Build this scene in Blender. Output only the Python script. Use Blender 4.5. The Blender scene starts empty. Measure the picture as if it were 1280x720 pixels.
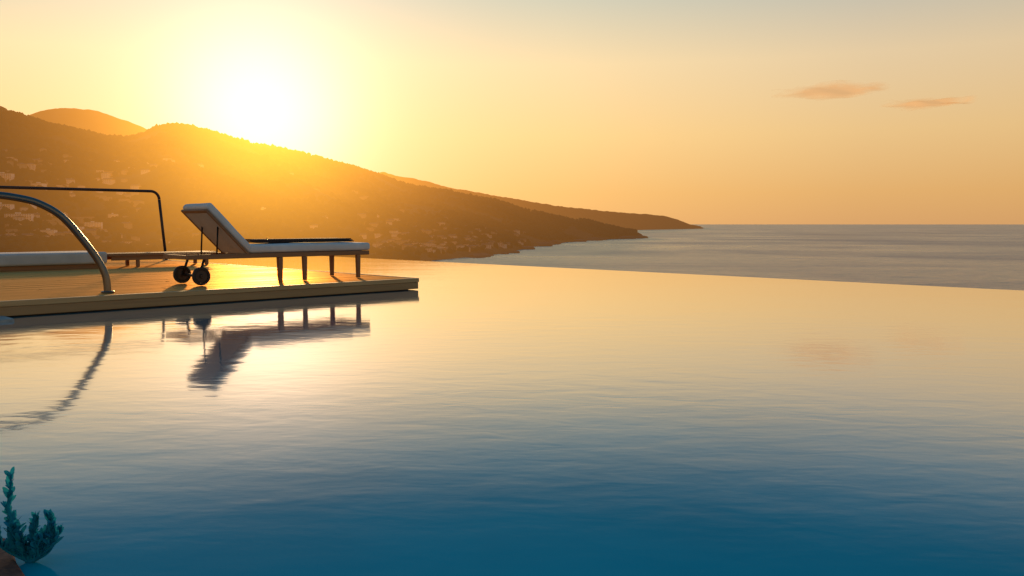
import bpy, bmesh, math, random
import numpy as np
from mathutils import Vector, Matrix, noise
random.seed(7); rng=np.random.default_rng(7)
scene=bpy.context.scene
COL=scene.collection
F=1067.0; CZ=0.83
WZ=0.07   # pool water level
A=math.radians(44.4); CA,SA=math.cos(A),math.sin(A)
CX,CY=-1.09,9.9
def W(u,n,z=0.0): return Vector((CX+u*CA-n*SA, CY+u*SA+n*CA, z))
SUN_AZ=math.atan((328-640)/F); SUN_EL=math.radians(6.6)
SD=Vector((math.sin(SUN_AZ)*math.cos(SUN_EL),math.cos(SUN_AZ)*math.cos(SUN_EL),math.sin(SUN_EL)))

# ---------------------------------------------------------------- node helpers
class NT:
    def __init__(s,nt): s.nt=nt; s.n=nt.nodes; s.l=nt.links
    def new(s,t,**k):
        nd=s.n.new(t)
        for a,b in k.items(): setattr(nd,a,b)
        return nd
    def link(s,a,b): s.l.new(a,b)
    def val(s,sock,v):
        if isinstance(v,bpy.types.NodeSocket): s.l.new(v,sock)
        else: sock.default_value=v
    def m(s,op,a,b=None,c=None,clamp=False):
        nd=s.new('ShaderNodeMath',operation=op); nd.use_clamp=clamp
        s.val(nd.inputs[0],a)
        if b is not None: s.val(nd.inputs[1],b)
        if c is not None: s.val(nd.inputs[2],c)
        return nd.outputs[0]
    def vm(s,op,a,b=None,sc=None):
        nd=s.new('ShaderNodeVectorMath',operation=op)
        s.val(nd.inputs[0],a)
        if b is not None: s.val(nd.inputs[1],b)
        if sc is not None: s.val(nd.inputs['Scale'],sc)
        return nd.outputs['Value'] if op in('LENGTH','DOT_PRODUCT','DISTANCE') else nd.outputs['Vector']
    def ramp(s,fac,stops,interp='LINEAR'):
        nd=s.new('ShaderNodeValToRGB'); cr=nd.color_ramp; cr.interpolation=interp
        while len(cr.elements)>1: cr.elements.remove(cr.elements[-1])
        cr.elements[0].position=stops[0][0]; cr.elements[0].color=(*stops[0][1],1)
        for p,c in stops[1:]:
            e=cr.elements.new(p); e.color=(*c,1)
        s.l.new(fac,nd.inputs[0]); return nd.outputs[0]
    def noise(s,vec,scale,detail=4,rough=.55,dist=0):
        nd=s.new('ShaderNodeTexNoise'); nd.inputs['Scale'].default_value=scale
        nd.inputs['Detail'].default_value=detail; nd.inputs['Roughness'].default_value=rough
        nd.inputs['Distortion'].default_value=dist
        if vec is not None: s.l.new(vec,nd.inputs['Vector'])
        return nd.outputs['Fac']
    def mapping(s,vec,sc=(1,1,1),rot=(0,0,0),loc=(0,0,0)):
        nd=s.new('ShaderNodeMapping'); nd.inputs['Scale'].default_value=sc; nd.inputs['Rotation'].default_value=rot
        nd.inputs['Location'].default_value=loc
        s.l.new(vec,nd.inputs['Vector']); return nd.outputs[0]
    def mixc(s,f,a,b,mode='MIX'):
        nd=s.new('ShaderNodeMix'); nd.data_type='RGBA'; nd.blend_type=mode
        s.val(nd.inputs[0],f)
        s.val(nd.inputs[6],(*a,1) if isinstance(a,tuple) else a); s.val(nd.inputs[7],(*b,1) if isinstance(b,tuple) else b)
        return nd.outputs[2]
def newmat(name):
    m=bpy.data.materials.new(name); m.use_nodes=True; m.node_tree.nodes.clear()
    t=NT(m.node_tree); out=t.new('ShaderNodeOutputMaterial'); return m,t,out
def principled(t,color,rough=.6,metal=0.,spec=.5,bump=None):
    p=t.new('ShaderNodeBsdfPrincipled')
    t.val(p.inputs['Base Color'],(*color,1) if isinstance(color,tuple) else color)
    t.val(p.inputs['Roughness'],rough); t.val(p.inputs['Metallic'],metal)
    p.inputs['Specular IOR Level'].default_value=spec
    if bump: 
        b=t.new('ShaderNodeBump'); b.inputs['Strength'].default_value=bump[1]; b.inputs['Distance'].default_value=bump[2]
        t.link(bump[0],b.inputs['Height']); t.link(b.outputs[0],p.inputs['Normal'])
    return p
# airlight and sun glow painted as material emission, set by position around the camera
g=bpy.data.node_groups.new('PaintedHaze','ShaderNodeTree')
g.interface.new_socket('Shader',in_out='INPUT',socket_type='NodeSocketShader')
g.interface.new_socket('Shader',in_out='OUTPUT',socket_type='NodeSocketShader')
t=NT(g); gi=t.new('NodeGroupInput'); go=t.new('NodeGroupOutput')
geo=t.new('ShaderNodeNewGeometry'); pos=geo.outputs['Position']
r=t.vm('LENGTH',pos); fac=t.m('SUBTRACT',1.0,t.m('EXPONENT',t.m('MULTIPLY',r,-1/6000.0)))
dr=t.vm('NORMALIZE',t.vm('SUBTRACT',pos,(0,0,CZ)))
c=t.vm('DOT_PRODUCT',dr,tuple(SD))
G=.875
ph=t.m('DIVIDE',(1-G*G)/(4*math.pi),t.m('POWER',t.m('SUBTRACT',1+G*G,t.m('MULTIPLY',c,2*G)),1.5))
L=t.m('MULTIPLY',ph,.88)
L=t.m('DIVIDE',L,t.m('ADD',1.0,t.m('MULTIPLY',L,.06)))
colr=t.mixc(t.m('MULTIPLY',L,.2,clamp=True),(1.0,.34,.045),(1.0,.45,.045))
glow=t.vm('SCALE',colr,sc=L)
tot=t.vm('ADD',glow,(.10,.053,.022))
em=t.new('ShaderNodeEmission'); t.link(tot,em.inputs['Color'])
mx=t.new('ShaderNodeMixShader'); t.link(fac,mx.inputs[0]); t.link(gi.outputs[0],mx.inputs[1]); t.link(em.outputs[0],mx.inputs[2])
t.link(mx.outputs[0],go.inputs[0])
def paint_haze(m,t,shader,out):
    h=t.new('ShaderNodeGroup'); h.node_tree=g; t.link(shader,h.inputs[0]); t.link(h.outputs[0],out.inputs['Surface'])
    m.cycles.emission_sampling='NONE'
def simple(name,color,rough=.6,metal=0.,spec=.5,var=.25,scale=8,hz=False,bump=0.):
    m,t,out=newmat(name); tc=t.new('ShaderNodeTexCoord')
    nz=t.noise(tc.outputs['Object'],scale,5)
    lo=tuple(x*(1-var) for x in color); hi=tuple(min(1,x*(1+var)) for x in color)
    p=principled(t,t.ramp(nz,[(.3,lo),(.7,hi)]),rough,metal,spec,(nz,bump,.01) if bump else None)
    if hz: paint_haze(m,t,p.outputs[0],out)
    else: t.link(p.outputs[0],out.inputs['Surface'])
    return m
# ---------------------------------------------------------------- materials
def mat_wood(name,dark,light,rough=.45,axis=0,spec=.5,bs=.35,bd=.004,tint=(1,1,1)):
    m,t,out=newmat(name); tc=t.new('ShaderNodeTexCoord'); geo=t.new('ShaderNodeNewGeometry')
    rnd=geo.outputs['Random Per Island']
    off=t.new('ShaderNodeCombineXYZ'); t.link(t.m('MULTIPLY',rnd,37.0),off.inputs[0]); t.link(t.m('MULTIPLY',rnd,11.0),off.inputs[2])
    v=t.vm('ADD',tc.outputs['Object'],off.outputs[0])
    sc=[28,28,28]; sc[axis]=1.3
    n1=t.noise(t.mapping(v,tuple(sc)),1.0,6,.6,.6)
    n2=t.noise(t.mapping(v,(1.2,1.2,1.2)),1.0,3)
    c=t.ramp(n1,[(.25,dark),(.75,light)])
    c=t.mixc(t.m('MULTIPLY',rnd,.6),c,dark)
    c=t.mixc(t.m('MULTIPLY',n2,.3),c,tuple(x*.6 for x in dark))
    p=principled(t,c,t.m('ADD',rough,t.m('ADD',t.m('MULTIPLY',n2,.12),t.m('MULTIPLY',rnd,.12))),0,spec,(n1,bs,bd))
    p.inputs['Specular Tint'].default_value=(*tint,1)
    t.link(p.outputs[0],out.inputs['Surface']); return m
def mat_deck():
    # boards: warm diffuse timber, golden sun sheen painted in through an amber-tinted rough gloss
    m,t,out=newmat('deck_teak'); tc=t.new('ShaderNodeTexCoord'); geo=t.new('ShaderNodeNewGeometry')
    rnd=geo.outputs['Random Per Island']
    off=t.new('ShaderNodeCombineXYZ'); t.link(t.m('MULTIPLY',rnd,37.0),off.inputs[0]); t.link(t.m('MULTIPLY',rnd,11.0),off.inputs[2])
    v=t.vm('ADD',tc.outputs['Object'],off.outputs[0])
    n1=t.noise(t.mapping(v,(1.3,28,28)),1.0,6,.6,.6); n2=t.noise(t.mapping(v,(1.2,1.2,1.2)),1.0,3)
    c=t.ramp(n1,[(.25,(.52,.20,.045)),(.75,(.85,.40,.12))])
    c=t.mixc(t.m('MULTIPLY',rnd,.45),c,(.44,.17,.04))
    b=t.new('ShaderNodeBump'); b.inputs['Strength'].default_value=.4; b.inputs['Distance'].default_value=.004; t.link(n1,b.inputs['Height'])
    df=t.new('ShaderNodeBsdfDiffuse'); t.link(c,df.inputs[0]); t.link(b.outputs[0],df.inputs['Normal'])
    gl=t.new('ShaderNodeBsdfGlossy'); gl.inputs['Color'].default_value=(1.0,.54,.19,1); t.link(b.outputs[0],gl.inputs['Normal'])
    t.link(t.m('ADD',.42,t.m('ADD',t.m('MULTIPLY',n2,.12),t.m('MULTIPLY',rnd,.08))),gl.inputs['Roughness'])
    lw=t.new('ShaderNodeLayerWeight'); lw.inputs['Blend'].default_value=.12; t.link(b.outputs[0],lw.inputs['Normal'])
    mx=t.new('ShaderNodeMixShader'); t.link(t.m('MULTIPLY',lw.outputs['Fresnel'],.68),mx.inputs[0]); t.link(df.outputs[0],mx.inputs[1]); t.link(gl.outputs[0],mx.inputs[2])
    t.link(mx.outputs[0],out.inputs['Surface']); return m
M_deck=mat_deck()
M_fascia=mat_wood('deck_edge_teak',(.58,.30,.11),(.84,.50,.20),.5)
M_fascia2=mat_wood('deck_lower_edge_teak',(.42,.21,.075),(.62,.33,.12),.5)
M_teak=mat_wood('lounger_teak',(.27,.12,.045),(.46,.22,.085),.5)
M_dark=simple('dark_metal',(.03,.02,.015),.45,.6)
M_rail=simple('bronze_brown_metal',(.07,.035,.02),.5,.3)
M_under=simple('shaded_timber',(.16,.09,.04),.8)
M_rubber=simple('black_rubber',(.03,.024,.02),.7)
M_wheel=simple('wheel_hub_plastic',(.06,.035,.022),.6)
M_steel=simple('brushed_steel',(.20,.175,.15),.38,1.0,var=.06)
M_stone=simple('pale_stone',(.34,.31,.27),.6,bump=.3,scale=20)
M_brownstone=simple('terracotta_stone',(.22,.07,.035),.85,var=.5,bump=.8,scale=25)
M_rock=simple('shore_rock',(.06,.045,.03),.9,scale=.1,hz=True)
M_wallpool=simple('pool_render',(.12,.2,.22),.5)
def mat_fabric(name,col):
    m,t,out=newmat(name); tc=t.new('ShaderNodeTexCoord')
    w=t.noise(tc.outputs['Object'],260,2); n2=t.noise(tc.outputs['Object'],5,4)
    c=t.ramp(n2,[(.3,tuple(x*.85 for x in col)),(.7,col)])
    p=principled(t,c,.9,0,.2,(t.m('ADD',t.m('MULTIPLY',w,.15),n2),.5,.012))
    t.link(p.outputs[0],out.inputs['Surface']); return m
M_cush=mat_fabric('white_canvas',(.78,.73,.68))
M_back=mat_fabric('pale_grey_canvas',(.55,.49,.44))
M_greycush=mat_fabric('grey_canvas',(.60,.57,.53))
M_towel=mat_fabric('dark_towel',(.06,.04,.035))
# pool water
m,t,out=newmat('pool_water'); M_pool=m
geo=t.new('ShaderNodeNewGeometry'); P=geo.outputs['Position']
n1=t.noise(t.mapping(P,(.8,1.7,1),(0,0,math.radians(-6))),1.0,2,.5,.3)
n2=t.noise(t.mapping(P,(3.6,7,1),(0,0,math.radians(10))),1.0,2,.5,.3)
n5=t.noise(t.mapping(P,(14,26,1),(0,0,math.radians(-4))),1.0,2,.5,.2)
n3=t.noise(t.mapping(P,(.22,.4,1)),1.0,2)
h=t.m('ADD',t.m('ADD',t.m('MULTIPLY',n1,.0022),t.m('MULTIPLY',n2,t.m('MULTIPLY',n3,.0042))),t.m('ADD',t.m('MULTIPLY',n3,.004),t.m('MULTIPLY',n5,.00030)))
b=t.new('ShaderNodeBump'); b.inputs['Strength'].default_value=.55; b.inputs['Distance'].default_value=1.0; t.link(h,b.inputs['Height'])
gl=t.new('ShaderNodeBsdfGlossy'); gl.inputs['Roughness'].default_value=.06; gl.inputs['Color'].default_value=(1,.985,.95,1); t.link(b.outputs[0],gl.inputs['Normal'])
body=t.ramp(t.noise(t.mapping(P,(.9,.9,.9)),1.0,4),[(.3,(0.0,.33,.41)),(.7,(0.0,.43,.51))])
df=t.new('ShaderNodeBsdfDiffuse'); t.link(body,df.inputs['Color'])
lw=t.new('ShaderNodeLayerWeight'); lw.inputs['Blend'].default_value=.5; t.link(b.outputs[0],lw.inputs['Normal'])
cosv=t.m('SUBTRACT',1.0,lw.outputs['Facing'])
R=t.ramp(cosv,[(0,(.97,)*3),(.05,(.94,)*3),(.11,(.84,)*3),(.17,(.64,)*3),(.22,(.38,)*3),(.27,(.17,)*3),(.32,(.05,)*3),(.40,(.016,)*3),(1,(.015,)*3)],'B_SPLINE')
mx=t.new('ShaderNodeMixShader'); t.link(R,mx.inputs[0]); t.link(df.outputs[0],mx.inputs[1]); t.link(gl.outputs[0],mx.inputs[2])
t.link(mx.outputs[0],out.inputs['Surface'])
# sea
m,t,out=newmat('sea_water'); M_sea=m
geo=t.new('ShaderNodeNewGeometry'); P=geo.outputs['Position']
n1=t.noise(t.mapping(P,(.010,.012,1)),1.0,6,.65); n2=t.noise(t.mapping(P,(.0011,.0015,1),(0,0,.5)),1.0,5,.6,1.5)
n4=t.noise(t.mapping(P,(.045,.045,1)),1.0,4,.7)
h=t.m('ADD',t.m('MULTIPLY',n1,11.0),t.m('MULTIPLY',n4,5.0))
b=t.new('ShaderNodeBump'); b.inputs['Strength'].default_value=.42; b.inputs['Distance'].default_value=1.0; t.link(h,b.inputs['Height'])
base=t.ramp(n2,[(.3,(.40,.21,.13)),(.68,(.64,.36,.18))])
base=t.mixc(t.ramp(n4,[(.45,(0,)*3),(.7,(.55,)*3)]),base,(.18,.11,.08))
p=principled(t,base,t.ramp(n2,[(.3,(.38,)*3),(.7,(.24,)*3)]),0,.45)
p.inputs['Specular Tint'].default_value=(1,.9,.8,1)
t.link(b.outputs[0],p.inputs['Normal'])
t.link(p.outputs[0],out.inputs['Surface'])
# terrain
m,t,out=newmat('hillside_scrub'); M_hill=m
geo=t.new('ShaderNodeNewGeometry'); P=geo.outputs['Position']
n1=t.noise(P,.012,8,.65); n2=t.noise(P,.0022,5,.6); n3=t.noise(P,.06,4,.6)
c=t.ramp(n1,[(.35,(.030,.026,.012)),(.5,(.070,.052,.022)),(.66,(.17,.12,.065))])
c=t.mixc(t.m('MULTIPLY',n2,.6),c,(.035,.035,.015))
p=principled(t,c,.95,0,.1,(t.m('ADD',n1,t.m('MULTIPLY',n3,.3)),1.0,14.0))
paint_haze(m,t,p.outputs[0],out)
m,t,out=newmat('hillside_trees'); M_forest=m
geo=t.new('ShaderNodeNewGeometry')
c=t.ramp(geo.outputs['Random Per Island'],[(0,(.016,.020,.009)),(.6,(.04,.04,.016)),(1,(.075,.06,.025))])
p=principled(t,c,.95,0,.1); paint_haze(m,t,p.outputs[0],out)
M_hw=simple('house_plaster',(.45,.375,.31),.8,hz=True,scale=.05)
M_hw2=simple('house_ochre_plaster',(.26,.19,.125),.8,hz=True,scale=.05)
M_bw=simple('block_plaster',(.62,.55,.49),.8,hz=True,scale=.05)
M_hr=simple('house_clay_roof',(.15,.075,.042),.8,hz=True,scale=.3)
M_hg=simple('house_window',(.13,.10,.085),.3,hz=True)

# ---------------------------------------------------------------- mesh builder
class MB:
    def __init__(s): s.v=[]; s.f=[]; s.mi=[]; s.sm=[]
    def add(s,vs,fs,mi=0,sm=False):
        o=len(s.v); s.v+= [tuple(x) for x in vs]; s.f+=[tuple(i+o for i in f) for f in fs]; s.mi+=[mi]*len(fs); s.sm+=[sm]*len(fs)
    def box(s,x0,x1,y0,y1,z0,z1,mi=0,bev=0.,M=None,seg=2,sub=0,fn=None):
        bm=bmesh.new(); bmesh.ops.create_cube(bm,size=1.0)
        for v in bm.verts: v.co=Vector((x0+(v.co.x+.5)*(x1-x0), y0+(v.co.y+.5)*(y1-y0), z0+(v.co.z+.5)*(z1-z0)))
        if bev>0: bmesh.ops.bevel(bm,geom=bm.edges[:],offset=bev,segments=seg,profile=.5,affect='EDGES')
        if sub: bmesh.ops.subdivide_edges(bm,edges=bm.edges[:],cuts=sub,use_grid_fill=True)
        if fn:
            for v in bm.verts: v.co=fn(v.co)
        if M is not None: bmesh.ops.transform(bm,matrix=M,verts=bm.verts)
        bm.verts.index_update()
        s.add([v.co.copy() for v in bm.verts],[[v.index for v in f.verts] for f in bm.faces],mi,bev>0 and seg>2)
        bm.free()
    def tube(s,pts,rad,seg=12,mi=0,caps=True):
        pts=[Vector(p) for p in pts]; n=len(pts); rs=rad if isinstance(rad,(list,tuple)) else [rad]*n
        vs=[];fs=[]; up=None
        for i,p in enumerate(pts):
            d=(pts[min(i+1,n-1)]-pts[max(i-1,0)]).normalized()
            if up is None:
                up=Vector((0,0,1)) if abs(d.z)<.9 else Vector((1,0,0))
            a=d.cross(up).normalized(); up=a.cross(d).normalized()
            for k in range(seg):
                th=2*math.pi*k/seg; vs.append(p+a*math.cos(th)*rs[i]+up*math.sin(th)*rs[i])
        for i in range(n-1):
            for k in range(seg):
                k2=(k+1)%seg; fs.append((i*seg+k,i*seg+k2,(i+1)*seg+k2,(i+1)*seg+k))
        if caps: fs.append(tuple(range(seg))[::-1]); fs.append(tuple((n-1)*seg+k for k in range(seg)))
        s.add(vs,fs,mi,True)
    def obj(s,name,mats,parent=None,loc=(0,0,0),rot=0.,**props):
        me=bpy.data.meshes.new(name); me.from_pydata(s.v,[],s.f)
        for m in (mats if isinstance(mats,list) else [mats]): me.materials.append(m)
        me.polygons.foreach_set('material_index',s.mi); me.polygons.foreach_set('use_smooth',s.sm)
        me.update(); o=bpy.data.objects.new(name,me); COL.objects.link(o)
        o.location=loc; o.rotation_euler=(0,0,rot)
        if parent: o.parent=parent
        for k,v in props.items(): o[k]=v
        return o
def empty(name,loc,rot,**props):
    o=bpy.data.objects.new(name,None); COL.objects.link(o); o.location=loc; o.rotation_euler=(0,0,rot); o.empty_display_size=.1
    for k,v in props.items(): o[k]=v
    return o
def smooth_path(pts,k=8):
    P=[Vector(p) for p in pts]; P=[2*P[0]-P[1]]+P+[2*P[-1]-P[-2]]; out=[]
    for i in range(1,len(P)-2):
        for j in range(k):
            t=j/k; a,b,c,d=P[i-1],P[i],P[i+1],P[i+2]
            out.append(.5*((2*b)+(c-a)*t+(2*a-5*b+4*c-d)*t*t+(3*b-a-3*c+d)*t**3))
    out.append(P[-2]); return out

# ---------------------------------------------------------------- terrain height function
def ip(x,xs,ys): return float(np.interp(x,xs,ys))
R_px=[-1400,-700,-400,-150,0,25,50,80,110,140,165,182,200,220,240,265,290,320,350,385,420,445,470,495,520,540,560,590,620,650,680,710,740,770,795,803,815]
R_up=[90,130,158,150,139,131,124,117,109,103,101,106,115,118,116,110,103,95,90,82,74,67,59,50,43,40,38,32,26,17,10,4,0,-7,-12,-16,-40]
D_px=[-1400,0,200,420,620,740,803]; D_d=[2300,2350,2500,2900,3400,3750,3830]
S_px=[-1400,520,600,640,690,740,803]; S_d=[1250,1300,1640,1850,2600,3150,3720]
B_px=[-120,-50,10,30,45,60,80,100,120,140,160,185,230,300]; B_up=[80,110,124,129,134,138,141,142,139,134,127,117,95,60]
T_px=[380,440,480,520,560,620,700,770,810,830,845,860,875,885]; T_up=[45,62,64,55,46,35,22,14.5,12,10,6,0,-3,-8]
T_d=[4600,4800,5000,5300,5600,6300,7500,9500,11000,11500,12000,12300,12600,12900]
def height(az,r):
    """z relative to the camera"""
    ca=math.cos(az); X=r*math.sin(az); Y=r*ca
    near=-3.2-.13*r+ .0
    near=max(near,-62.0) if r<470 else -62.0
    if abs(az)>math.radians(62): return max(near,-75)+ (0 if r<470 else -5)
    px=640+F*math.tan(az)
    h=-75.0
    nb=noise.fractal(Vector((X*.0022,Y*.0022,3.1)),.9,2.1,5)
    if px<815:
        nc=noise.fractal(Vector((X*.008,Y*.008,8.1)),.8,2.1,4)
        rd=ip(px,D_px,D_d); sd=ip(px,S_px,S_d)+nb*70+nc*55; H=ip(px,R_px,R_up)/F*rd*ca
        sd=min(sd,rd-40)
        tt=(r-sd)/(rd-sd)
        if tt<0: hm=-60-min(15,-tt*(rd-sd)*.2)
        elif tt<=1:
            w=math.sin(tt*math.pi)
            s=.55*tt+.45*(tt*tt*(3-2*tt))
            gul=1-abs(noise.noise(Vector((X*.0032+Y*.0012,Y*.0008,7.))))*2
            hm=-60+(H+60)*s + min(8,tt*160) + (H+60)*w*(.16*nb-.10*gul)*min(1,(1-tt)*3)
        else:
            e=(r-rd)/1400; hm=-60+(H+60+8)*math.exp(-e*e*2.2)-e*20
        h=max(h,hm)
    if -120<px<300:
        H=ip(px,B_px,B_up)/F*4300*ca; hb=-75+(H+75)*math.exp(-((r-4300)/900)**2); h=max(h,hb)
    if 380<px<885:
        d=ip(px,T_px,T_d); H=ip(px,T_px,T_up)/F*d*ca
        hb=-72+(H+72)*math.exp(-((r-d)/(.11*d))**2)*(1+.10*nb*min(1,abs(r-d)/(.05*d))); h=max(h,hb)
    if h>-58: h+=noise.fractal(Vector((X*.011,Y*.011,1.)),.8,2.2,4)*3.0*min(1,(h+58)/20)*min(2.2,max(1,r/2500))
    return max(h,near)
azs=np.concatenate([np.arange(-180,-62,4),np.arange(-62,-36,.4),np.arange(-36,14.0,.085),np.arange(14,62,1.5),np.arange(62,180,4)])
rs=np.concatenate([[0.5,8,20,30,50,80,120,180,260,360,460,480,600,800,1000,1150],1250*np.exp(np.linspace(0,math.log(15500/1250),190))])
vs=[];fs=[]
na=len(azs)
for r_ in rs:
    for a in azs:
        a_=math.radians(a); z=height(a_,float(r_))+CZ
        if r_<=30: z=-3.7
        vs.append((r_*math.sin(a_),r_*math.cos(a_),z))
for i in range(len(rs)-1):
    for k in range(na):
        k2=(k+1)%na
        fs.append((i*na+k,(i+1)*na+k,(i+1)*na+k2,i*na+k2))
fs.append(tuple(range(na)))
mb=MB(); mb.add(vs,fs,0,True); mb.obj('hills',M_hill,kind='structure')
# sea
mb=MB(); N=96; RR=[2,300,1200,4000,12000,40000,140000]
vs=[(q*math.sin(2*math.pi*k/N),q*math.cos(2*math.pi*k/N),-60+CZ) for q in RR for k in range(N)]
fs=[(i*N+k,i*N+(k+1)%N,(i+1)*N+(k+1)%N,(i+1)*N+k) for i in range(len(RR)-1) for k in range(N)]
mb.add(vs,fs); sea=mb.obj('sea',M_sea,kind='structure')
bm=bmesh.new(); bm.from_mesh(sea.data); bmesh.ops.recalc_face_normals(bm,faces=bm.faces)
if list(bm.faces)[0].normal.z<0: bmesh.ops.reverse_faces(bm,faces=bm.faces)
bm.to_mesh(sea.data); bm.free()

# tree cover on hills (one mass)
bm=bmesh.new(); bmesh.ops.create_icosphere(bm,subdivisions=1,radius=1.0)
IV=np.array([v.co[:] for v in bm.verts]); IF=np.array([[v.index for v in f.verts] for f in bm.faces]); bm.free()
V=[];FF=[];cnt=0
while cnt<24000:
    px=random.uniform(-160,795); sd=ip(px,S_px,S_d); rd=ip(px,D_px,D_d)
    q=random.random()**.9; r_=sd+40+(rd-sd+30)*q
    if r_>rd+40: continue
    az=math.atan((px-640)/F); X=r_*math.sin(az);Y=r_*math.cos(az)
    dn=noise.noise(Vector((X*.006,Y*.006,5.)))
    if dn<random.uniform(-.5,.35): continue
    z=height(az,r_)+CZ
    if z<-56: continue
    s_=random.uniform(3.,7.5)*(.8+.2*r_/2500)
    jit=1+rng.uniform(-.28,.28,(len(IV),1))
    V.append(IV*jit*np.array([s_,s_,s_*random.uniform(.7,1.25)])+np.array([X,Y,z+s_*.35])); FF.append(IF+cnt*len(IV)); cnt+=1
V=np.concatenate(V).astype(np.float32); FF=np.concatenate(FF).astype(np.int32)
me=bpy.data.meshes.new('hillside_trees'); me.vertices.add(len(V)); me.vertices.foreach_set('co',V.ravel())
me.loops.add(FF.size); me.loops.foreach_set('vertex_index',FF.ravel()); me.polygons.add(len(FF))
me.polygons.foreach_set('loop_start',np.arange(0,FF.size,3,dtype=np.int32)); me.update(calc_edges=True); me.validate()
me.materials.append(M_forest); o=bpy.data.objects.new('hillside_trees',me); COL.objects.link(o)
o['kind']='stuff'; o['label']='dark scrubby tree cover over the coastal hillside'; o['category']='trees'

# shore rocks
rockp=[]
for k in range(3):
    bm=bmesh.new(); bmesh.ops.create_icosphere(bm,subdivisions=3,radius=1.0)
    for v in bm.verts: v.co=v.co*(1+.45*noise.noise(v.co*1.3+Vector((k*9,0,0)))+.2*noise.noise(v.co*4+Vector((k,0,0))))
    mb=MB(); bm.verts.index_update(); mb.add([v.co.copy() for v in bm.verts],[[v.index for v in f.verts] for f in bm.faces]); bm.free()
    rockp.append(mb.obj('shore_rock',M_rock))
for i in range(34):
    px=random.choice([random.uniform(590,680),random.uniform(680,805)]); sd=ip(px,S_px,S_d)
    r_=sd-random.uniform(-10,110)*(1 if px<700 else .6)
    az=math.atan((px-640)/F); o=rockp[i] if i<3 else rockp[i%3].copy()
    if i>=3: COL.objects.link(o)
    s_=random.uniform(5,17)*(r_/2200)
    o.location=(r_*math.sin(az),r_*math.cos(az),-60+CZ+.5); o.scale=(s_*random.uniform(1,2.2),s_*1.3,s_*random.uniform(.3,.6)); o.rotation_euler=(0,0,random.uniform(-.5,.5))
    o['label']='low dark rock rising from sea off the shore'; o['category']='rock'; o['group']='low rocks along the shoreline'

# ---------------------------------------------------------------- houses
def house_mesh(kind):
    mb=MB()
    def win(x,z,y,w=1.3,h=1.5,sgn=-1):
        yy=y+sgn*.06
        mb.add([(x-w/2,yy,z),(x+w/2,yy,z),(x+w/2,yy,z+h),(x-w/2,yy,z+h)],[(0,1,2,3)],2)
    if kind==0:
        mb.box(-8,8,-5,5,-6,6,0)
        mb.add([(-8.6,-5.6,5.8),(8.6,-5.6,5.8),(8.6,5.6,5.8),(-8.6,5.6,5.8),(-8.6,0,8.8),(8.6,0,8.8)],[(0,1,5,4),(2,3,4,5),(0,4,3),(1,2,5),(3,2,1,0)],1)
        for x in(-5.5,-2,2,5.5):
            for z in(.8,3.8): win(x,z,-5)
        mb.box(4,5.2,1.5,2.7,7,9.8,0)
    elif kind==1:
        mb.box(-10,4,-5,6,-6,7,0); mb.box(4.02,11,-4,6,-6,4,0); mb.box(-10.3,4.3,-5.4,6.3,7.02,7.5,1); mb.box(3.9,11.4,-4.5,6.3,4.02,4.4,1)
        for x in(-8,-4.5,-1,2.2):
            for z in(.8,4.2): win(x,z,-5,1.8,1.8)
        for x in(6,9): win(x,.8,-4,1.8,1.9)
    else:
        mb.box(-6,6,-6,6,-6,9,0)
        mb.add([(-6.6,-6.6,8.9),(6.6,-6.6,8.9),(6.6,6.6,8.9),(-6.6,6.6,8.9),(0,0,11.8)],[(0,1,4),(1,2,4),(2,3,4),(3,0,4),(3,2,1,0)],1)
        for x in(-4,0,4):
            for z in(.8,3.6,6.4): win(x,z,-6)
    return mb
protos=[]
for k in range(3):
    for wmat in (M_hw,M_hw2):
        o=house_mesh(k).obj('hillside_house',[wmat,M_hr,M_hg]); protos.append(o)
LB={0:'small pale plastered house with gabled clay roof on wooded slope',1:'small ochre house with gabled clay roof on wooded slope',
 2:'pale flat-roofed villa with low wing on wooded slope',3:'ochre flat-roofed villa with low wing on wooded slope',
 4:'tall pale house with pyramid clay roof on hillside',5:'tall ochre house with pyramid clay roof on hillside'}
spots=[]; tries=0
while len(spots)<250 and tries<40000:
    tries+=1
    zone=random.random()
    if zone<.44: px=random.uniform(-15,190); q=random.random()**2.2*.50
    elif zone<.86: px=random.uniform(450,655); q=random.random()**2.0*.28
    else: px=random.uniform(190,560); q=random.random()**2.0*.5
    sd=ip(px,S_px,S_d); rd=ip(px,D_px,D_d); r_=max(sd+70,1470 if px<560 else 0)+(rd-sd-70)*q
    az=math.atan((px-640)/F); X=r_*math.sin(az);Y=r_*math.cos(az)
    if noise.noise(Vector((X*.003,Y*.003,9.)))<random.uniform(-.6,.2): continue
    if any((X-a)**2+(Y-b)**2<17**2 for a,b,_,_ in spots): continue
    hz_=height(az,r_)
    if hz_<-56: continue
    spots.append((X,Y,hz_+CZ,px))
first={}
for i,(X,Y,z,px) in enumerate(spots):
    k=random.choices(range(6),[4,4,3,3,1.5,1.5])[0]
    if k not in first: o=protos[k]; first[k]=1
    else: o=protos[k].copy(); COL.objects.link(o)
    o.location=(X,Y,z+.8); s_=random.uniform(.55,1.1); o.scale=(s_*random.uniform(.85,1.3),s_,s_*random.uniform(.8,1.05))
    o.rotation_euler=(0,0,random.uniform(-.9,.9))
    o['label']=LB[k]; o['category']='house'; o['group']='houses scattered over the coastal hillside'
for k,p_ in enumerate(protos):
    if k not in first: bpy.data.objects.remove(p_)
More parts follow.
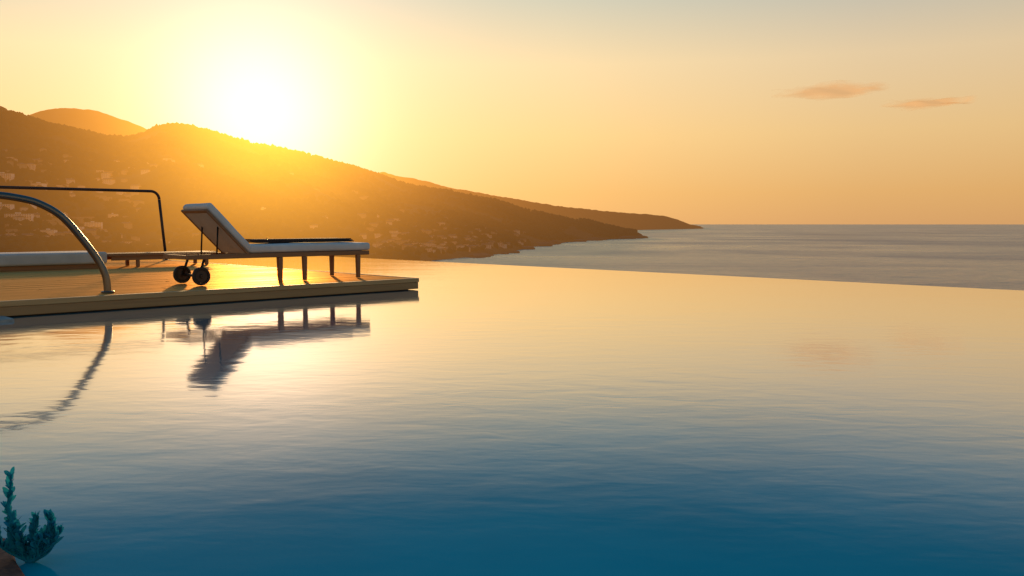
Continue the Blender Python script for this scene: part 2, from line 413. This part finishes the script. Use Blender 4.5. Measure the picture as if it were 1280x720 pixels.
def block():
    mb=MB(); mb.box(-22,22,-7,7,-8,12,0); mb.box(-22.4,22.4,-7.4,7.4,12.02,12.7,1); mb.box(-6,2,-3,4,12.72,15.5,0)
    for fl in range(4):
        for i in range(11):
            x=-20+i*4; mb.add([(x-1.1,-7.06,fl*3+.6),(x+1.1,-7.06,fl*3+.6),(x+1.1,-7.06,fl*3+2.4),(x-1.1,-7.06,fl*3+2.4)],[(0,1,2,3)],2)
        mb.box(-21,21,-8.2,-7.02,fl*3+.1,fl*3+.3,0)
    return mb
bo=block().obj('apartment_block',[M_bw,M_hw2,M_hg])
for i,(px,r_,ro,sc,sx) in enumerate([(26,1560,.2,.8,1.1),(52,1750,-.3,.8,.7),(95,1530,.1,.7,.8),(143,1620,.4,.6,.6),(8,1800,.0,.8,1.0),(330,1700,-.2,.5,.8),(2,1620,.1,1.0,.9),(74,1600,-.1,.7,.6),(118,1560,.2,.6,1.0),(38,1650,-.4,.8,.7),(62,1500,.0,.7,.7)]):
    o=bo if i==0 else bo.copy()
    if i: COL.objects.link(o)
    az=math.atan((px-640)/F); o.location=(r_*math.sin(az),r_*math.cos(az),height(az,r_)+CZ+1); o.rotation_euler=(0,0,ro); o.scale=(sc*sx,sc,sc)
    o['label']='pale flat-roofed apartment block with balconies at hill foot'; o['category']='apartment building'; o['group']='apartment blocks at the foot of the hill'

# ---------------------------------------------------------------- clouds
m,t,out=newmat('thin_cloud'); tc=t.new('ShaderNodeTexCoord'); ob=tc.outputs['Object']
rad=t.vm('LENGTH',t.vm('MULTIPLY',ob,(1,1,0)))
nz=t.noise(t.mapping(ob,(2.4,2.2,1)),1.0,6,.6,.5)
al=t.m('MULTIPLY',t.m('SUBTRACT',t.m('ADD',nz,.42),rad,clamp=True),1.3,clamp=True)
al=t.m('MINIMUM',al,.66)
d2=t.new('ShaderNodeBsdfTranslucent'); d2.inputs[0].default_value=(.45,.30,.18,1)
d1=t.new('ShaderNodeEmission'); d1.inputs[0].default_value=(.66,.30,.085,1)  # emission painted in for sunset light scattering through the cloud
a1=t.new('ShaderNodeAddShader'); t.link(d1.outputs[0],a1.inputs[0]); t.link(d2.outputs[0],a1.inputs[1])
tr=t.new('ShaderNodeBsdfTransparent'); a2=t.new('ShaderNodeMixShader'); t.link(al,a2.inputs[0]); t.link(tr.outputs[0],a2.inputs[1]); t.link(a1.outputs[0],a2.inputs[2])
t.link(a2.outputs[0],out.inputs['Surface']); m.cycles.emission_sampling='NONE'; M_cloud=m
def cloud(px,py,hw,hd,ro=0):
    Y=9000; X=(px-640)/F*Y; z=(280-py)/F*Y
    n=24; vs=[];fs=[]
    for i in range(n+1):
        for j in range(n+1):
            x=-1+2*i/n;y=-1+2*j/n; vs.append((x,y,.16*noise.noise(Vector((x*2,y*2,px)))))
    for i in range(n):
        for j in range(n): fs.append((i*(n+1)+j,(i+1)*(n+1)+j,(i+1)*(n+1)+j+1,i*(n+1)+j+1))
    mb=MB(); mb.add(vs,fs,0,True); o=mb.obj('cloud',M_cloud,loc=(X,Y,z),rot=ro); o.scale=(hw,hd,300)
    o['label']='thin wispy orange-tinted cloud in clear sunset sky'; o['category']='cloud'; o['group']='small wisps of cloud'
cloud(1036,117,620,700,-.3); cloud(1156,131,480,540,-.2)

# ---------------------------------------------------------------- pool
mb=MB(); U0,U1,N0,N1=-14.,4.85,-13.,11.5
q=[W(U0,N0,WZ),W(U1,N0,WZ),W(U1,N1,WZ),W(U0,N1,WZ)]
mb.add(q,[(0,1,2,3)]); pool=mb.obj('pool_water',M_pool,kind='structure',label='still infinity pool water',category='pool')
mb=MB(); zt=WZ-.012
mb.box(U1+.003,U1+.18,N0-.2,N1+.2,-3.5,zt,0,.01); mb.box(U1+.18,U1+1.2,N0-.2,N1+.2,-3.5,-1.6,0)
mb.box(U0-.6,U0-.003,N0-.6,N1+.6,-3.5,WZ+.05,0,.01); mb.box(U0,U1+.18,N1+.003,N1+.25,-3.5,zt,0,.01); mb.box(U0,U1+.18,N0-.6,N0-.003,-3.5,WZ+.05,0,.01)
mb.box(U0,U1,N0,N1,-3.5,-1.5,0)
mb.obj('pool_basin',M_wallpool,loc=(CX,CY,0),rot=A,kind='structure')

# deck
deck=empty('wooden_deck',W(0,0,0),A,label='low golden timber deck platform standing over pool water',category='deck')
mb=MB(); bw=.138; n_=.05
DN=7.1
while n_<DN:
    x=-15.0+random.uniform(1.5,3.5); xs=[-15.0]
    while x<-1.2: xs.append(x); x+=random.uniform(2.6,3.8)
    xs.append(-.045)
    for a,b in zip(xs[:-1],xs[1:]):
        zt=.2+random.uniform(-.001,.001); tl=random.uniform(-.002,.002)
        mb.box(a+.0015,b-.0015,n_,n_+bw-.006,.172,zt,0,.003,seg=1,fn=lambda v,n0=n_,tl=tl:Vector((v.x,v.y,v.z+tl*(v.y-n0)/.138)))
    n_+=bw
DE=n_
mb.obj('deck_boards',M_deck,deck)
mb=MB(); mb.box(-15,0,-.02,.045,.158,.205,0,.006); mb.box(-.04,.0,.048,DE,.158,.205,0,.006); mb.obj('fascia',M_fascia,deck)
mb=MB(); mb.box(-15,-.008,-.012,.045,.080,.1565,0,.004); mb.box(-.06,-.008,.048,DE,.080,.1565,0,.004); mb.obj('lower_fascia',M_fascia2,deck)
mb=MB(); mb.box(-15,-.1,.06,.16,-.4,.12,0); mb.box(-.16,-.1,.165,DE-.1,-.4,.12,0)
mb.box(-15,-.07,.1,DE-.05,.122,.168,0)
mb.obj('deck_frame',M_under,deck)

# railing
rl=empty('deck_railing',W(0,DE-.12,.2),A,label='thin brown metal railing with rounded corner along deck edge',category='railing')
mb=MB(); RH=1.195; RX=-.06
rp=[(RX-12,0,RH),(RX-.18,0,RH)]+[(RX-.18+.14*math.sin(a),0,RH-.14+.14*math.cos(a)) for a in [math.pi/2*k/8 for k in range(1,9)]]
mb.tube(rp,.024,12); mb.obj('handrail',M_rail,rl)
for k in range(4):
    mb=MB()
    if k==0:
        mb.tube([(RX-.04,0,RH-.142),(RX+.05,0,.012)],.024,12); mb.tube([(RX+.05,0,.0),(RX+.05,0,.012)],.055,20)
    else:
        x=RX-k*3.6; mb.tube([(x,0,RH-.022),(x,0,.012)],.024,12); mb.tube([(x,0,0),(x,0,.012)],.055,20)
    mb.obj('railing_post',M_rail,rl)
mb=MB(); mb.tube([(RX-12,0,.1),(RX+.02,0,.1)],.011,8); mb.obj('bottom_rail',M_rail,rl)

# ---------------------------------------------------------------- lounger
lg=empty('sun_lounger',W(-.28,.57,.203),A,label='teak sun lounger with white cushion and raised backrest on deck',category='sun lounger')
WD=.60
mb=MB()
for y in(0,WD-.04): mb.box(-2.20,0,y,y+.04,.266,.315,0,.006)
for x in(-2.20,-1.55,-.045): mb.box(x,x+.045,.042,WD-.042,.268,.31,0,.004)
for k in range(14): mb.box(-1.5+k*.105,-1.44+k*.105,.041,WD-.041,.296,.318,0,.003)
mb.obj('frame',M_teak,lg)
for (x,y) in((-.15,0),(-.15,WD-.04),(-.86,0),(-.86,WD-.04),(-1.16,.0)):
    mb=MB()
    def tp(v,x=x,y=y):
        f=1-.3*(1-(v.z/.26)); return Vector((x+(v.x-x)*f,v.y,v.z))
    mb.box(x-.026,x+.026,y,y+.04,0,.265,0,.004,fn=tp); mb.obj('leg',M_teak,lg)
BA=math.radians(45.5); HX=-1.53; BL=.665
MBk=Matrix.Translation((HX,0,.325))@Matrix.Rotation(BA,4,'Y')
mb=MB()
for y in(.0,WD-.03): mb.box(-BL+.02,.02,y,y+.03,-.028,-.002,0,.005,M=MBk)
mb.box(-BL+.02,-BL+.06,.031,WD-.031,-.027,-.004,0,.005,M=MBk)
mb.obj('backrest',M_teak,lg)
mb=MB(); mb.box(-BL+.061,.0,.031,WD-.031,-.022,-.006,0,.004,M=MBk); mb.obj('backrest_panel',M_back,lg)
mb=MB()
sx_=HX-.42*math.cos(BA); sz_=.325+.42*math.sin(BA)-.02
for y in(.1,WD-.13): mb.tube([(sx_,y,sz_),(sx_-.02,y,.29)],.009,8)
mb.tube([(sx_-.02,.1,.29),(sx_-.02,WD-.1,.29)],.009,8)
mb.obj('backrest_strut',M_dark,lg)
def puff(L,T):
    def f(v):
        n=Vector((v.x*3,v.y*4,v.z*2)); d=noise.noise(n)*.009+.0035*noise.noise(n*5)
        return Vector((v.x,v.y,v.z+d*(1 if v.z>T else .2)))
    return f
mb=MB(); mb.box(HX+.01,.02,.0,WD,.319,.408,0,.03,seg=4,sub=4,fn=puff(0,.36))
mb.obj('seat_cushion',M_cush,lg,label='thick white canvas seat cushion')
mb=MB(); mb.box(-BL,.02,.0,WD,.0,.078,0,.030,seg=4,sub=4,fn=puff(0,.04),M=None)
mb.v=[tuple(MBk@Vector(v)) for v in mb.v]; mb.obj('back_cushion',M_cush,lg,label='white canvas back cushion, tilted up')
WX=-2.04; WR=.094
mb=MB(); mb.tube([(WX,.05,WR),(WX,WD-.07,WR)],.014,10); mb.tube([(WX,.1,WR),(WX+.06,.1,.268)],.014,8); mb.tube([(WX,WD-.11,WR),(WX+.06,WD-.11,.268)],.014,8)
mb.obj('axle',M_dark,lg)
def ring(mb,c,r0,r1,w,mi=0,seg=28):
    vs=[];fs=[]
    for k in range(seg):
        th=2*math.pi*k/seg; cx,sz=math.cos(th),math.sin(th)
        for (rr,yy) in((r0,-w),(r1-.006,-w),(r1,-w*.5),(r1,w*.5),(r1-.006,w),(r0,w)): vs.append((c[0]+cx*rr,c[1]+yy,c[2]+sz*rr))
    for k in range(seg):
        k2=(k+1)%seg
        for j in range(6): fs.append((k*6+j,k*6+(j+1)%6,k2*6+(j+1)%6,k2*6+j))
    mb.add(vs,fs,mi,False)
for y in(.05,WD-.09):
    wh=MB(); ring(wh,(WX,y,WR),.068,WR,.022); w_=wh.obj('wheel',M_rubber,lg)
    rm=MB(); ring(rm,(WX,y,WR),.004,.0675,.013); ring(rm,(WX,y,WR),.004,.024,.026)
    rm.obj('rim',M_wheel,w_)
# towel
tw=MB(); 
for k in range(3): tw.box(-.0-.012*k,1.22+.01*k-.03*k,.0,.34,.0+.014*k,.013+.014*k,0,.005,seg=3,sub=2,fn=lambda v:Vector((v.x,v.y,v.z+.004*noise.noise(v*6))))
tw.obj('folded_towel',M_towel,loc=W(-.28-1.27,.57+.24,.203+.418),rot=A,label='dark folded towel lying along the lounger cushion',category='towel')

# low table behind
lb=empty('low_table',W(-1.72,4.95,.203),A,label='long low dark teak table on deck behind lounger',category='table')
mb=MB(); 
for k in range(5): mb.box(0,1.62,.0+k*.1,.092+k*.1,.16,.2,0,.004)
mb.obj('table_top',M_teak,lb)
mb=MB(); mb.box(.05,1.57,.02,.05,.10,.159); mb.box(.05,1.57,.44,.47,.10,.159); mb.obj('apron',M_teak,lb)
for (x,y) in((.4,.02),(.4,.43),(1.45,.02),(1.45,.43)):
    mb=MB(); mb.box(x,x+.045,y,y+.045,0,.099,0,.003); mb.obj('leg',M_teak,lb)
# daybed
db=empty('daybed',W(-5.75,4.9,.203),A,label='low flat daybed with pale grey mattress on deck',category='daybed')
mb=MB(); mb.box(.05,3.95,.05,.85,0,.06,0); mb.obj('plinth',M_teak,db)
mb=MB(); mb.box(0,4.0,0,.9,.063,.23,0,.035,seg=4,sub=3,fn=puff(0,.15)); mb.obj('mattress',M_greycush,db)

# pool handrail
pl=[(133,367,7.8),(131,345,7.8),(122,325,7.78),(102,297,7.7),(78,270,7.6),(50,254,7.5),(22,247,7.4),(-5,244,7.35),(-45,244,7.3),(-80,252,7.25),(-105,275,7.2),(-120,310,7.15),(-126,380,7.1),(-127,420,7.1)]
pts=[((a-640)/F*y,y,CZ-(b-280)/F*y) for a,b,y in pl]
hr=empty('pool_handrail',(pts[0][0],pts[0][1],.2),0,label='curved stainless steel pool handrail fixed to deck edge',category='pool handrail')
off=Vector((pts[0][0],pts[0][1],.2))
sp=[p-off for p in smooth_path(pts,8)]; sp[0].z=0.0
mb=MB(); mb.tube(sp,.032,16); mb.obj('rail_tube',M_steel,hr)
mb=MB(); mb.tube([(0,0,.004),(0,0,.016),(0,0,.02)],[.06,.058,.04],24); mb.obj('base_flange',M_steel,hr)
# step slab
mb=MB(); mb.box(-6.2,-4.28,-.36,-.06,-.02,.035,0,.012,seg=3); mb.obj('pool_step',M_stone,loc=W(0,0,WZ-.012),rot=A,label='pale stone pool step at water level beside deck',category='step')
# near ledge + plant
mb=MB(); mb.box(-1.6,0,0,.9,-.6,.02,0,.012,seg=3,sub=8,fn=lambda v:v+Vector((1,1,.6))*(.02*noise.noise(v*6)+.015*noise.noise(v*22))); mb.obj('stone_ledge',M_brownstone,loc=(-1.22,2.01,WZ-.01),rot=math.radians(128),label='brown terracotta stone ledge at pool edge',category='ledge')
m,t,out=newmat('blue_green_leaf'); tc=t.new('ShaderNodeTexCoord')
nl=t.noise(tc.outputs['Object'],16,3)
dfl=t.new('ShaderNodeBsdfDiffuse'); trl=t.new('ShaderNodeBsdfTranslucent')
cl=t.ramp(nl,[(.3,(.012,.26,.38)),(.7,(.025,.38,.48))]); t.link(cl,dfl.inputs[0]); t.link(cl,trl.inputs[0])
mxl=t.new('ShaderNodeMixShader'); mxl.inputs[0].default_value=.35; t.link(dfl.outputs[0],mxl.inputs[1]); t.link(trl.outputs[0],mxl.inputs[2])
t.link(mxl.outputs[0],out.inputs['Surface']); M_leaf=m
pe=empty('bushy_plant',(-1.085,1.87,WZ),0,label='ragged blue-green bushy plant with one tall stem beside ledge',category='plant')
mb=MB()
rr=random.Random(5)
def leaf(base,dirv,L_,Wd,curl):
    d=dirv.normalized(); s=d.cross(Vector((rr.uniform(-1,1),rr.uniform(-1,1),rr.uniform(-.3,1)))).normalized(); n=s.cross(d)
    vs=[];fs=[]
    for j in range(6):
        q=j/5; wv=Wd*math.sqrt(max(0,math.sin(math.pi*min(1,.06+q*.92))))
        c0=base+d*L_*q+n*curl*q*q*L_
        vs+= [c0-s*wv, c0+n*wv*.25, c0+s*wv]
    for j in range(5):
        a=j*3; fs+=[(a,a+1,a+4,a+3),(a+1,a+2,a+5,a+4)]
    mb.add(vs,fs,0,True)
specs=[(-.040,0,.200,1),(-.055,.02,.115,1),(-.02,-.02,.09,1),(.015,.0,.10,1),(.04,.01,.105,1),(.06,-.01,.085,1),(.035,-.03,.065,1),(-.075,0,.08,1),(.0,.03,.075,1),(.05,.03,.06,1)]
for k,(tx,ty,ln,_) in enumerate(specs):
    ps=[]
    for j in range(20):
        s=j/19; ps.append(Vector((tx*min(1,s*1.6)**.8+.005*math.sin(s*8+k*2),ty*s,ln*s)))
    mb.tube(ps,[.0045*(1-.5*j/19) for j in range(20)],8)
    for j in range(2,20):
        for _ in range(4 if k else 3):
            dv=Vector((rr.uniform(-1,1),rr.uniform(-1,1),rr.uniform(.8,2.6)))
            leaf(ps[j],dv,rr.uniform(.016,.030)*(1.1-.3*j/19),rr.uniform(.0035,.0065),rr.uniform(-.4,.4))
mb.obj('foliage',M_leaf,pe)

# ---------------------------------------------------------------- world
w=bpy.data.worlds.new('World'); scene.world=w; w.use_nodes=True; w.node_tree.nodes.clear(); t=NT(w.node_tree)
tc=t.new('ShaderNodeTexCoord'); d=t.vm('NORMALIZE',tc.outputs['Generated'])
sx=t.new('ShaderNodeSeparateXYZ'); t.link(d,sx.inputs[0]); z=t.m('MAXIMUM',sx.outputs['Z'],0.0)
c=t.vm('DOT_PRODUCT',d,tuple(SD)); th=t.m('ARCCOSINE',t.m('MINIMUM',c,.99999))
base=t.ramp(z,[(0,(.81,.43,.155)),(.035,(.89,.49,.16)),(.10,(.97,.63,.25)),(.18,(.93,.70,.38)),(.26,(.57,.585,.47)),(.34,(.13,.34,.42)),(.55,(.045,.21,.38)),(1,(.03,.16,.34))])
side=t.ramp(t.m('DIVIDE',th,1.6),[(0,(1.05,1.05,1.0)),(.22,(1.0,1.0,1.0)),(.42,(.82,.82,.90)),(1,(.62,.62,.66))])
base=t.mixc(1.0,base,side,'MULTIPLY')
gauss=lambda wd:t.m('EXPONENT',t.m('MULTIPLY',t.m('POWER',t.m('DIVIDE',th,math.radians(wd)),2.0),-1.0))
expo=lambda wd:t.m('EXPONENT',t.m('MULTIPLY',th,-1.0/math.radians(wd)))
g1=t.vm('SCALE',(1.0,.78,.74),sc=t.m('MULTIPLY',gauss(5.2),.72))
g3=t.vm('SCALE',(.3,.20,.16),sc=t.m('MULTIPLY',gauss(11.0),.95))
g2=t.vm('SCALE',(.38,.11,.01),sc=t.m('MULTIPLY',expo(10.0),.6))
tot=t.vm('ADD',t.vm('ADD',t.vm('ADD',base,g1),g2),g3)
bg=t.new('ShaderNodeBackground'); t.link(tot,bg.inputs[0]); bg.inputs[1].default_value=1.0
sky=t.new('ShaderNodeTexSky'); sky.sky_type='NISHITA'; sky.sun_disc=False; sky.sun_elevation=SUN_EL; sky.sun_rotation=SUN_AZ
bg2=t.new('ShaderNodeBackground'); t.link(sky.outputs[0],bg2.inputs[0]); bg2.inputs[1].default_value=.006
ad=t.new('ShaderNodeAddShader'); t.link(bg.outputs[0],ad.inputs[0]); t.link(bg2.outputs[0],ad.inputs[1])
wo=t.new('ShaderNodeOutputWorld'); t.link(ad.outputs[0],wo.inputs[0])
# sun
ld=bpy.data.lights.new('sun','SUN'); ld.energy=4.5; ld.angle=math.radians(2.0); ld.color=(1,.60,.25)
lo=bpy.data.objects.new('sun',ld); COL.objects.link(lo); lo.rotation_euler=SD.to_track_quat('Z','Y').to_euler()
lo.location=SD*200
rc=bpy.data.collections.new('sun_excluded'); rc.objects.link(pool)  # pool water is kept out of the sun lamp's light
lo.light_linking.receiver_collection=rc
rc.collection_objects[0].light_linking.link_state='EXCLUDE'
# camera
cd=bpy.data.cameras.new('camera'); cd.lens=30.0; cd.sensor_width=36; cd.clip_start=.05; cd.clip_end=300000
co=bpy.data.objects.new('camera',cd); COL.objects.link(co); co.location=(0,0,CZ); co.rotation_euler=(math.radians(90)-math.atan(80/F),0,0)
scene.camera=co
scene.view_settings.view_transform='Standard'; scene.view_settings.look='None'; scene.view_settings.exposure=0
